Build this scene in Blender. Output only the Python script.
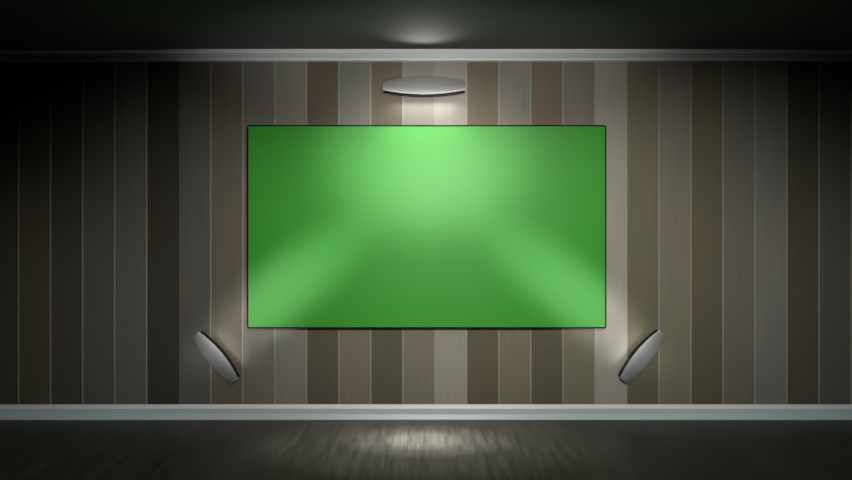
import bpy, bmesh, math, random
from mathutils import Vector, Matrix
for o in list(bpy.data.objects): bpy.data.objects.remove(o)
S = bpy.context.scene; C = S.collection
PX = 0.008          # metres per photograph pixel on the back wall
D = 4.5             # camera distance from the back wall
CZ = 180 * PX * .992   # camera height
H = CZ + 191 * PX * .989  # ceiling height
HW = 4.3            # half width of the room

# ---------------------------------------------------------------- camera
cam = bpy.data.objects.new('camera', bpy.data.cameras.new('camera')); C.objects.link(cam)
cam.location = (0, -D, CZ); cam.rotation_euler = (math.pi / 2, 0, 0)
cam.data.sensor_width = 36; cam.data.lens = D / PX / 852 * 36
S.camera = cam
# ---------------------------------------------------------------- world, exposure
w = bpy.data.worlds.new('world'); S.world = w; w.use_nodes = True
w.node_tree.nodes['Background'].inputs[0].default_value = (0, 0, 0, 1)
w.node_tree.nodes['Background'].inputs[1].default_value = 0
S.view_settings.view_transform = 'Standard'; S.view_settings.look = 'None'
S.view_settings.gamma = 1; S.view_settings.use_curve_mapping = False
S.view_settings.exposure = 0
# ---------------------------------------------------------------- fill spots added out of view, no fixtures
def spot(name, loc, target, power, angle, blend=1.0, size=0.02, scale=(1, 1), color=(1, 1, 1)):
    l = bpy.data.lights.new(name, 'SPOT'); l.energy = power; l.spot_size = math.radians(angle)
    l.spot_blend = blend; l.shadow_soft_size = size; l.color = color
    o = bpy.data.objects.new(name, l); C.objects.link(o); o.location = loc
    o.rotation_euler = (Vector(target) - Vector(loc)).to_track_quat('-Z', 'Y').to_euler()
    o.scale = (scale[0], scale[1], 1)
    return o
spot('added_key_light', (0.35, -3.9, 2.6), (0.35, 0, 1.36), 620, 98, 1.0, 0.35, (1, 0.44), (1, .97, .90))
spot('added_low_light', (0.2, -3.2, 0.7), (0.2, 0, 0.12), 24, 120, 1.0, 0.3, (1, 0.30), (.95, 1, 1))
for sx, pw in ((-1, 48), (1, 55)):
    spot('added_side_light', (sx*2.7, -2.9, 0.55), (sx*3.1, 0, 0.45), pw, 78, 1.0, 0.25, (1, .8), (.98, 1, .98))

# more added spots without fixtures: board top, crown, floor, slanting across the lower corners
def wash(name, loc, target, long_dir, power, angle, wide, size=.12):
    o = spot(name, loc, target, power, angle, 1.0, size, (1, 1), (1, .98, .95))
    zz = (Vector(loc) - Vector(target)).normalized(); xx = Vector(long_dir); xx = (xx - zz * xx.dot(zz)).normalized(); yy = zz.cross(xx)
    m = Matrix((xx, yy, zz)).transposed().to_4x4(); m.translation = Vector(loc); o.matrix_world = m @ Matrix.Diagonal((wide, 1, 1, 1))
    return o
wash('added_board_top_spot', (0, -3.4, 2.36), (0, 0, 2.08), (1, 0, 0), 330, 26, 1.35)
wash('added_crown_spot', (0, -3.9, 1.0), (0, -.1, 2.94), (1, 0, 0), 240, 16, 3.6)
wash('added_floor_spot', (0, -1.7, 2.85), (0, -.75, 0), (1, 0, 0), 90, 46, 4.0)
for sx in (-1, 1):
    wash('added_board_corner_spot', (sx * 1.8, -2.6, .75), (sx * 1.18, 0, 0.99), (-sx * .78, 0, .62), 170, 13.5, 3.6)

# ---------------------------------------------------------------- helpers
def obj(name, bm, mats, parent=None, smooth=False):
    me = bpy.data.meshes.new(name)
    bmesh.ops.recalc_face_normals(bm, faces=bm.faces)
    bm.to_mesh(me); bm.free()
    for m in (mats if isinstance(mats, (list, tuple)) else [mats]): me.materials.append(m)
    if smooth:
        for p in me.polygons: p.use_smooth = True
        me.set_sharp_from_angle(angle=math.radians(35))
    o = bpy.data.objects.new(name, me); C.objects.link(o)
    if parent: o.parent = parent
    return o
def box(bm, x0, x1, y0, y1, z0, z1, mi=0):
    v = [bm.verts.new(p) for p in ((x0,y0,z0),(x1,y0,z0),(x1,y1,z0),(x0,y1,z0),(x0,y0,z1),(x1,y0,z1),(x1,y1,z1),(x0,y1,z1))]
    fs = []
    for q in ((0,3,2,1),(4,5,6,7),(0,1,5,4),(1,2,6,5),(2,3,7,6),(3,0,4,7)):
        f = bm.faces.new([v[i] for i in q]); f.material_index = mi; fs.append(f)
    return fs
def prism_x(bm, prof, x0, x1, mis=None):
    a = [bm.verts.new((x0, y, z)) for y, z in prof]; b = [bm.verts.new((x1, y, z)) for y, z in prof]
    n = len(prof)
    for i in range(n):
        f = bm.faces.new((a[i], a[(i+1) % n], b[(i+1) % n], b[i]))
        if mis: f.material_index = mis[i]
    bm.faces.new(a); bm.faces.new(b[::-1])
def mat(name, color=(.5,.5,.5), rough=.5, metal=0, spec=.5):
    m = bpy.data.materials.new(name); m.use_nodes = True
    b = m.node_tree.nodes['Principled BSDF']
    b.inputs['Base Color'].default_value = (*color, 1); b.inputs['Roughness'].default_value = rough
    b.inputs['Metallic'].default_value = metal; b.inputs['Specular IOR Level'].default_value = spec
    return m
def nd(m, t, **kw):
    n = m.node_tree.nodes.new(t)
    for k, v in kw.items(): setattr(n, k, v)
    return n
def mixc(m, mode, fac=1.0):
    n = nd(m, 'ShaderNodeMix', data_type='RGBA', blend_type=mode); n.inputs[0].default_value = fac
    return n      # A = inputs[6], B = inputs[7], result = outputs[2]
def stretched_noise(m, scale3, scale, detail=6, rough=.6):
    L = m.node_tree.links
    tc = nd(m, 'ShaderNodeTexCoord'); mp = nd(m, 'ShaderNodeMapping'); mp.inputs['Scale'].default_value = scale3
    n = nd(m, 'ShaderNodeTexNoise'); n.inputs['Scale'].default_value = scale
    n.inputs['Detail'].default_value = detail; n.inputs['Roughness'].default_value = rough
    L.new(tc.outputs['Object'], mp.inputs['Vector']); L.new(mp.outputs[0], n.inputs['Vector'])
    return n
def ramp(m, src, stops):
    r = nd(m, 'ShaderNodeValToRGB'); m.node_tree.links.new(src, r.inputs[0])
    e = r.color_ramp.elements
    while len(e) < len(stops): e.new(.5)
    for q, (p, c) in zip(e, stops): q.position = p; q.color = (*c, 1)
    return r

# ---------------------------------------------------------------- materials
# wall planks: each plank has its own wood colour (colour attribute), plus grain and slow tint drift
M_plank = mat('wall_plank_wood', rough=.62, spec=.25)
L = M_plank.node_tree.links; B = M_plank.node_tree.nodes['Principled BSDF']
at = nd(M_plank, 'ShaderNodeAttribute', attribute_name='plank_colour')
drift = stretched_noise(M_plank, (3.0, 1, .9), 1.3, 3)
rd = ramp(M_plank, drift.outputs[0], [(.36, (.93, 1.0, .93)), (.50, (1, 1, 1)), (.64, (1.08, 1.0, .94))])
mx = mixc(M_plank, 'MULTIPLY'); L.new(at.outputs['Color'], mx.inputs[6]); L.new(rd.outputs[0], mx.inputs[7])
grain = stretched_noise(M_plank, (90, 1, 2.2), 1.0, 7, .65)
rg = ramp(M_plank, grain.outputs[0], [(.25, (.89, .89, .89)), (.75, (1.11, 1.11, 1.11))])
mx2 = mixc(M_plank, 'MULTIPLY'); L.new(mx.outputs[2], mx2.inputs[6]); L.new(rg.outputs[0], mx2.inputs[7])
L.new(mx2.outputs[2], B.inputs['Base Color'])
bp = nd(M_plank, 'ShaderNodeBump'); bp.inputs['Strength'].default_value = .08; bp.inputs['Distance'].default_value = .002
L.new(grain.outputs[0], bp.inputs['Height']); L.new(bp.outputs[0], B.inputs['Normal'])

M_seam = mat('pale_seam_inlay', (.27, .27, .23), .5, 0, .4)
M_trim = mat('trim_paint_blue_grey', (.51, .59, .60), .38, 0, .5)
M_trim_edge = mat('trim_paint_pale_edge', (.78, .785, .785), .35, 0, .5)
for m in (M_trim, M_trim_edge):
    n = stretched_noise(m, (.6, 1, 12), 1.0, 3)
    r = ramp(m, n.outputs[0], [(.3, (.34, .34, .34)), (.7, (.44, .44, .44))])
    m.node_tree.links.new(r.outputs[0], m.node_tree.nodes['Principled BSDF'].inputs['Roughness'])

M_floor = mat('dark_floorboards', rough=.42, spec=.28)
L = M_floor.node_tree.links; B = M_floor.node_tree.nodes['Principled BSDF']
tc = nd(M_floor, 'ShaderNodeTexCoord'); mp = nd(M_floor, 'ShaderNodeMapping'); mp.inputs['Rotation'].default_value = (0, 0, math.pi / 2)
br = nd(M_floor, 'ShaderNodeTexBrick'); br.offset = .37; br.inputs['Scale'].default_value = 1
br.inputs['Brick Width'].default_value = 1.1; br.inputs['Row Height'].default_value = .13
br.inputs['Mortar Size'].default_value = .0015; br.inputs['Mortar Smooth'].default_value = .3
br.inputs['Color1'].default_value = (.031, .030, .024, 1); br.inputs['Color2'].default_value = (.039, .038, .031, 1)
br.inputs['Mortar'].default_value = (.012, .011, .009, 1)
L.new(tc.outputs['Object'], mp.inputs['Vector']); L.new(mp.outputs[0], br.inputs['Vector'])
g1 = stretched_noise(M_floor, (22, 2.6, 1), 1.0, 6, .6)
rg = ramp(M_floor, g1.outputs[0], [(.35, (.62, .62, .60)), (.65, (1.35, 1.35, 1.35))])
mx = mixc(M_floor, 'MULTIPLY'); L.new(br.outputs['Color'], mx.inputs[6]); L.new(rg.outputs[0], mx.inputs[7])
L.new(mx.outputs[2], B.inputs['Base Color'])
rr = ramp(M_floor, g1.outputs[0], [(.3, (.42, .42, .42)), (.7, (.50, .50, .50))]); L.new(rr.outputs[0], B.inputs['Roughness'])

M_ceil = mat('dark_grey_ceiling_paint', (.08, .08, .081), .85, 0, .2)
n = stretched_noise(M_ceil, (1, 1, 1), 60, 3)
r = ramp(M_ceil, n.outputs[0], [(.3, (.078, .078, .079)), (.7, (.083, .083, .084))])
M_ceil.node_tree.links.new(r.outputs[0], M_ceil.node_tree.nodes['Principled BSDF'].inputs['Base Color'])
M_side = mat('dark_side_wall_paint', (.03, .03, .028), .8, 0, .2)

M_green = mat('green_board', (.030, .30, .020), .5, 0, .4)
M_bezel = mat('black_bezel_plastic', (.006, .006, .006), .8, 0, .1)
M_metal = mat('brushed_satin_steel', (.44, .44, .445), .42, .5)
n = stretched_noise(M_metal, (3, 120, 3), 1.0, 4)
r = ramp(M_metal, n.outputs[0], [(.3, (.42, .42, .42)), (.7, (.5, .5, .5))])
M_metal.node_tree.links.new(r.outputs[0], M_metal.node_tree.nodes['Principled BSDF'].inputs['Roughness'])
M_black = mat('matt_black_housing', (.006, .006, .006), .6, 0, .2)
M_lens = mat('smoked_lens', (.02, .02, .02), .15, 0, .5)

# ---------------------------------------------------------------- the setting
def struct(o): o['kind'] = 'structure'; return o
bm = bmesh.new(); box(bm, -HW-.15, HW+.15, -6, .2, -.1, 0); struct(obj('floor', bm, M_floor))
bm = bmesh.new(); box(bm, -HW-.15, HW+.15, -6, .2, H, H+.1); struct(obj('ceiling', bm, M_ceil))
bm = bmesh.new(); box(bm, -HW-.15, -HW, -6, 0, 0, H); struct(obj('wall_left', bm, M_side))
bm = bmesh.new(); box(bm, HW, HW+.15, -6, 0, 0, H); struct(obj('wall_right', bm, M_side))
bm = bmesh.new(); box(bm, -HW-.15, HW+.15, -6.15, -6, 0, H); struct(obj('wall_front', bm, M_side))

# colours of the planks from the left edge of the photograph
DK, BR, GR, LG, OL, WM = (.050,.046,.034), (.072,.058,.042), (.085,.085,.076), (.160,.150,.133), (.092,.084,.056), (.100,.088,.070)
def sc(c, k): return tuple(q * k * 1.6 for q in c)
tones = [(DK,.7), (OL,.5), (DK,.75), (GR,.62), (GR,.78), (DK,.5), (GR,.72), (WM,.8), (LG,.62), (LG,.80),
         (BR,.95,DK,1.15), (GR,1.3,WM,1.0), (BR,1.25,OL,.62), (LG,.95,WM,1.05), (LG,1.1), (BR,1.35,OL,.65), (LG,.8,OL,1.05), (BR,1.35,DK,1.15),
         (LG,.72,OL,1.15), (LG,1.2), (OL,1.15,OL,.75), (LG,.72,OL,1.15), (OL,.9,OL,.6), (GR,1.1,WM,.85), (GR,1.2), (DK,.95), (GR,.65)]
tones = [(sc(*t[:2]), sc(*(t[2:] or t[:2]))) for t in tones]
seams = [(18.8 + 32 * i - 426) * PX for i in range(-8, 36)]
bm = bmesh.new()
lay = bm.loops.layers.float_color.new('plank_colour')
box(bm, -HW-.15, HW+.15, .012, .2, 0, H)
rnd = random.Random(4)
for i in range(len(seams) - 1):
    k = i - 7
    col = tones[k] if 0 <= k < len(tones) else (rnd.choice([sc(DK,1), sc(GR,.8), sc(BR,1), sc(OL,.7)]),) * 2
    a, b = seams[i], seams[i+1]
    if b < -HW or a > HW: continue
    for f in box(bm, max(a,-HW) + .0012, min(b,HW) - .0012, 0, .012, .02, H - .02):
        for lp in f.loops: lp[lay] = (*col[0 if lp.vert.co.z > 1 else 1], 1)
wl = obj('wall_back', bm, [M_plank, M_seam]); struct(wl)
bm = bmesh.new()
for i, x in enumerate(seams):
    if abs(x) > HW - .02 or i == 13: continue      # two planks meet without an inlay here
    box(bm, x - .0045, x + .0045, -.0025, .011, .06, H - .06)
struct(obj('trim_1', bm, M_seam))

# baseboard and crown moulding: stepped profiles with pale edges
def prof_board(flip):
    p = [(0, 0), (-.036, 0), (-.036, .006), (-.026, .036), (-.021, .040), (-.021, .082), (-.024, .086), (-.018, .103), (-.006, .1145), (0, .1145)]
    return p
bm = bmesh.new(); prism_x(bm, prof_board(0), -HW, HW, [0,0,0,0,0,1,1,1,1,0]); struct(obj('baseboard_back', bm, [M_trim, M_trim_edge]))
bm = bmesh.new()
pc = [(0, H), (-.050, H), (-.050, H-.014), (-.042, H-.024), (-.036, H-.027), (-.028, H-.066), (-.032, H-.069), (-.030, H-.084), (-.008, H-.086), (0, H-.086)]
prism_x(bm, pc, -HW, HW, [0,1,1,1,0,0,1,1,1,0]); struct(obj('trim_2', bm, [M_trim, M_trim_edge]))

# ---------------------------------------------------------------- tagging
def tag(o, label, cat, group=None):
    o['label'] = label; o['category'] = cat
    if group: o['group'] = group
def wallpoint(px, py, depth=0.0):          # a point a given distance in front of the wall
    k = (D - depth) / D
    return Vector(((px - 426) * PX * k, -depth, CZ + (240 - py) * PX * k))

# ---------------------------------------------------------------- the green display
T = .045
p0 = wallpoint(248.3, 126.3, T); p1 = wallpoint(605.2, 327.2, T)
cx, cz = (p0.x + p1.x) / 2, (p0.z + p1.z) / 2; W2, H2 = (p1.x - p0.x) / 2, (p0.z - p1.z) / 2
scr = bpy.data.objects.new('green_board', None); C.objects.link(scr); scr.location = (cx, 0, cz)
tag(scr, 'large flat bright green board mounted on the plank wall under the long lamp', 'board')
def rrect(w, h, r, n=6):
    pts = []
    for sx, sz, a0 in ((1,1,0),(-1,1,90),(-1,-1,180),(1,-1,270)):
        for i in range(n + 1):
            a = math.radians(a0 + 90 * i / n); pts.append((sx * (w - r) + r * math.cos(a), sz * (h - r) + r * math.sin(a)))
    return pts
def slab(bm, pts, y0, y1):
    a = [bm.verts.new((x, y0, z)) for x, z in pts]; b = [bm.verts.new((x, y1, z)) for x, z in pts]
    n = len(pts)
    for i in range(n): bm.faces.new((a[i], a[(i+1)%n], b[(i+1)%n], b[i]))
    bm.faces.new(a); bm.faces.new(b[::-1])
bm = bmesh.new()
outer = rrect(W2 + .010, H2 + .010, .018); inner = rrect(W2, H2, .008)
rings = []
for pts, y in ((outer, -.012), (outer, -T + .001), (outer and rrect(W2+.008, H2+.008, .017), -T - .001), (inner, -T - .001), (inner, -T + .004)):
    rings.append([bm.verts.new((x, y, z)) for x, z in pts])
n = len(outer)
for a, b in zip(rings, rings[1:]):
    for i in range(n): bm.faces.new((a[i], a[(i+1)%n], b[(i+1)%n], b[i]))
bm.faces.new(rings[0]); bm.faces.new(rings[-1])
bz = obj('bezel', bm, M_bezel, scr)
bm = bmesh.new(); slab(bm, rrect(W2 - .0005, H2 - .0005, .0075), -T + .0038, -T)
obj('screen', bm, M_green, scr)
bm = bmesh.new(); box(bm, -.4, .4, -.013, -.0026, -.25, .25); obj('wall_bracket', bm, M_black, scr)

# ---------------------------------------------------------------- wall lamps
def outline(hl, he, hm, n=24, inset=0.0):
    up = [(-hl + inset + (2*hl - 2*inset) * i / n, 0) for i in range(n + 1)]
    f = lambda x: he + (hm - he) * (1 - (x / hl) ** 2) - inset
    return [(x, f(x)) for x, _ in up], [(x, -f(x)) for x, _ in up[::-1]]
def wall_lamp(px, py, ang, hl, he, hm, label, beams, z0=.070, bul=.070):
    """local X runs along the lamp, local Y is the side the light leaves, local Z points out from the wall"""
    root = bpy.data.objects.new('wall_lamp', None); C.objects.link(root)
    X = Vector((math.cos(ang), 0, math.sin(ang))); Z = Vector((0, -1, 0)); Y = Z.cross(X)
    Mw = Matrix((X, Y, Z)).transposed().to_4x4(); Mw.translation = wallpoint(px, py, z0 + .015)
    Mw.translation.y = 0
    root.matrix_world = Mw
    tag(root, label, 'lamp', 'curved steel wall lamps around the green board')
    nu, nv = 28, 14; th = .004
    bm = bmesh.new()
    def pt(i, j, off):
        u = -1 + 2 * i / nu; v = -1 + 2 * j / nv
        h = (he + (hm - he) * (1 - u * u)) - off
        return (u * (hl - off), v * h, z0 - .030 + bul * (1 - ((1 - v) / 2) ** 2) - off)
    g = [[[bm.verts.new(pt(i, j, off)) for j in range(nv+1)] for i in range(nu+1)] for off in (0, th)]
    for k in (0, 1):
        for i in range(nu):
            for j in range(nv): bm.faces.new((g[k][i][j], g[k][i+1][j], g[k][i+1][j+1], g[k][i][j+1]))
    def rim(a, b): 
        for i in range(len(a) - 1): bm.faces.new((a[i], a[i+1], b[i+1], b[i]))
    for j in (0, nv): rim([g[0][i][j] for i in range(nu+1)], [g[1][i][j] for i in range(nu+1)])
    for i in (0, nu): rim(g[0][i], g[1][i])
    obj('cover', bm, M_metal, root, True)
    # black housing behind the cover
    a, b = outline(hl, he, hm, 24, .006); pts = a + b
    bm = bmesh.new()
    lo = [bm.verts.new((x, y, 0)) for x, y in pts]; hi = [bm.verts.new((x, y, z0 - .030 + bul * (1 - ((1 - max(-1, min(1, y / (he + (hm - he) * (1 - (x / hl) ** 2))))) / 2) ** 2) - .006)) for x, y in pts]
    for i in range(len(pts)): bm.faces.new((lo[i], lo[(i+1) % len(pts)], hi[(i+1) % len(pts)], hi[i]))
    bm.faces.new(lo); bm.faces.new(hi[::-1])
    obj('housing', bm, M_black, root)
    # slim smoked lens along the side the light leaves
    bm = bmesh.new(); nn = 16; q = []
    for i in range(nn + 1):
        u = -.8 + 1.6 * i / nn; y = he + (hm - he) * (1 - u * u) - .007
        q.append([bm.verts.new((u * hl, y + dy, z)) for dy, z in ((0, z0*.4), (.004, z0*.46), (.004, z0*.8), (0, z0*.86))])
    for i in range(nn):
        for k in range(4): bm.faces.new((q[i][k], q[i][(k+1)%4], q[i+1][(k+1)%4], q[i+1][k]))
    bm.faces.new(q[0]); bm.faces.new(q[-1][::-1])
    obj('lens', bm, M_lens, root, True)
    for kind, side, x, z, tx, ty, tz, power, angle, length in beams:     # the lamp's own light
        y = side * (hm + .006)
        lo = Mw @ Vector((x, y, z)); di = (Mw.to_3x3() @ Vector((tx, ty, tz))).normalized()
        zz = -di; xx = X - zz * X.dot(zz); xx.normalize(); yy = zz.cross(xx)
        m = Matrix((xx, yy, zz)).transposed().to_4x4(); m.translation = lo
        if kind == 'spot':                                               # a reflector lamp, its cone 'length' times wider along the lamp
            l = bpy.data.lights.new('lamp_light', 'SPOT'); l.spot_size = math.radians(angle); l.spot_blend = 1
            l.shadow_soft_size = .015; m = m @ Matrix.Diagonal((length, 1, 1, 1))
        else:                                                            # a tube as long as the lamp
            l = bpy.data.lights.new('lamp_light', 'AREA'); l.shape = 'RECTANGLE'; l.size = length; l.size_y = .02
            l.spread = math.radians(angle)
        l.energy = power; l.color = (1, .97, .93)
        s = bpy.data.objects.new('lamp_light', l); C.objects.link(s); s.matrix_world = m
        s.parent = root; s.matrix_parent_inverse = Mw.inverted()
    return root
k = .98 * PX
# long lamp: angle pi -> its beam side (local Y) points down
down = math.pi
wall_lamp(424.3, 85.2, down, 41.3*k, 5.6*k, 9.9*k, 'long curved steel wall lamp centred above the green board, just below the crown moulding',
          [('area', 1, 0, .085, 0, 1, 0, 1.2, 150, .5)]
          + [('spot', 1, x, .10, 0, 1, 0, 8.5, 44, 2.6) for x in (-.26, -.13, 0, .13, .26)]
          + [('spot', 1, 0, .10, 0, 1, .15, 800, 16, 1.9), ('spot', 1, 0, .10, 0, 1, .17, 300, 30, 2.2), ('spot', 1, 0, .10, 0, 1, .15, 1300, 9.5, 1.5), ('spot', -1, 0, .10, 0, -1, 1.1, 5, 60, 2.0), ('spot', -1, 0, .10, 0, -1, 1.6, 5, 100, 1.8)])
aL = -math.radians(49.8) ; aR = math.radians(50.3)
wall_lamp(214.2, 358.6, aL, 30.6*k, 6.0*k, 9.9*k, 'short tilted curved steel wall lamp at the lower left of the green board',
          [('area', 1, 0, .06, 0, 1, 0, .25, 150, .32)] + [('spot', 1, x, .075, 0, 1, 0, 10, 34, 1.0) for x in (-.14, 0, .14)], .046, .052)
wall_lamp(643.8, 357.4, aR, 31.2*k, 6.0*k, 9.9*k, 'short tilted curved steel wall lamp at the lower right of the green board',
          [('area', 1, 0, .06, 0, 1, 0, .25, 150, .32)] + [('spot', 1, x, .075, 0, 1, 0, 10, 34, 1.0) for x in (-.14, 0, .14)], .046, .052)
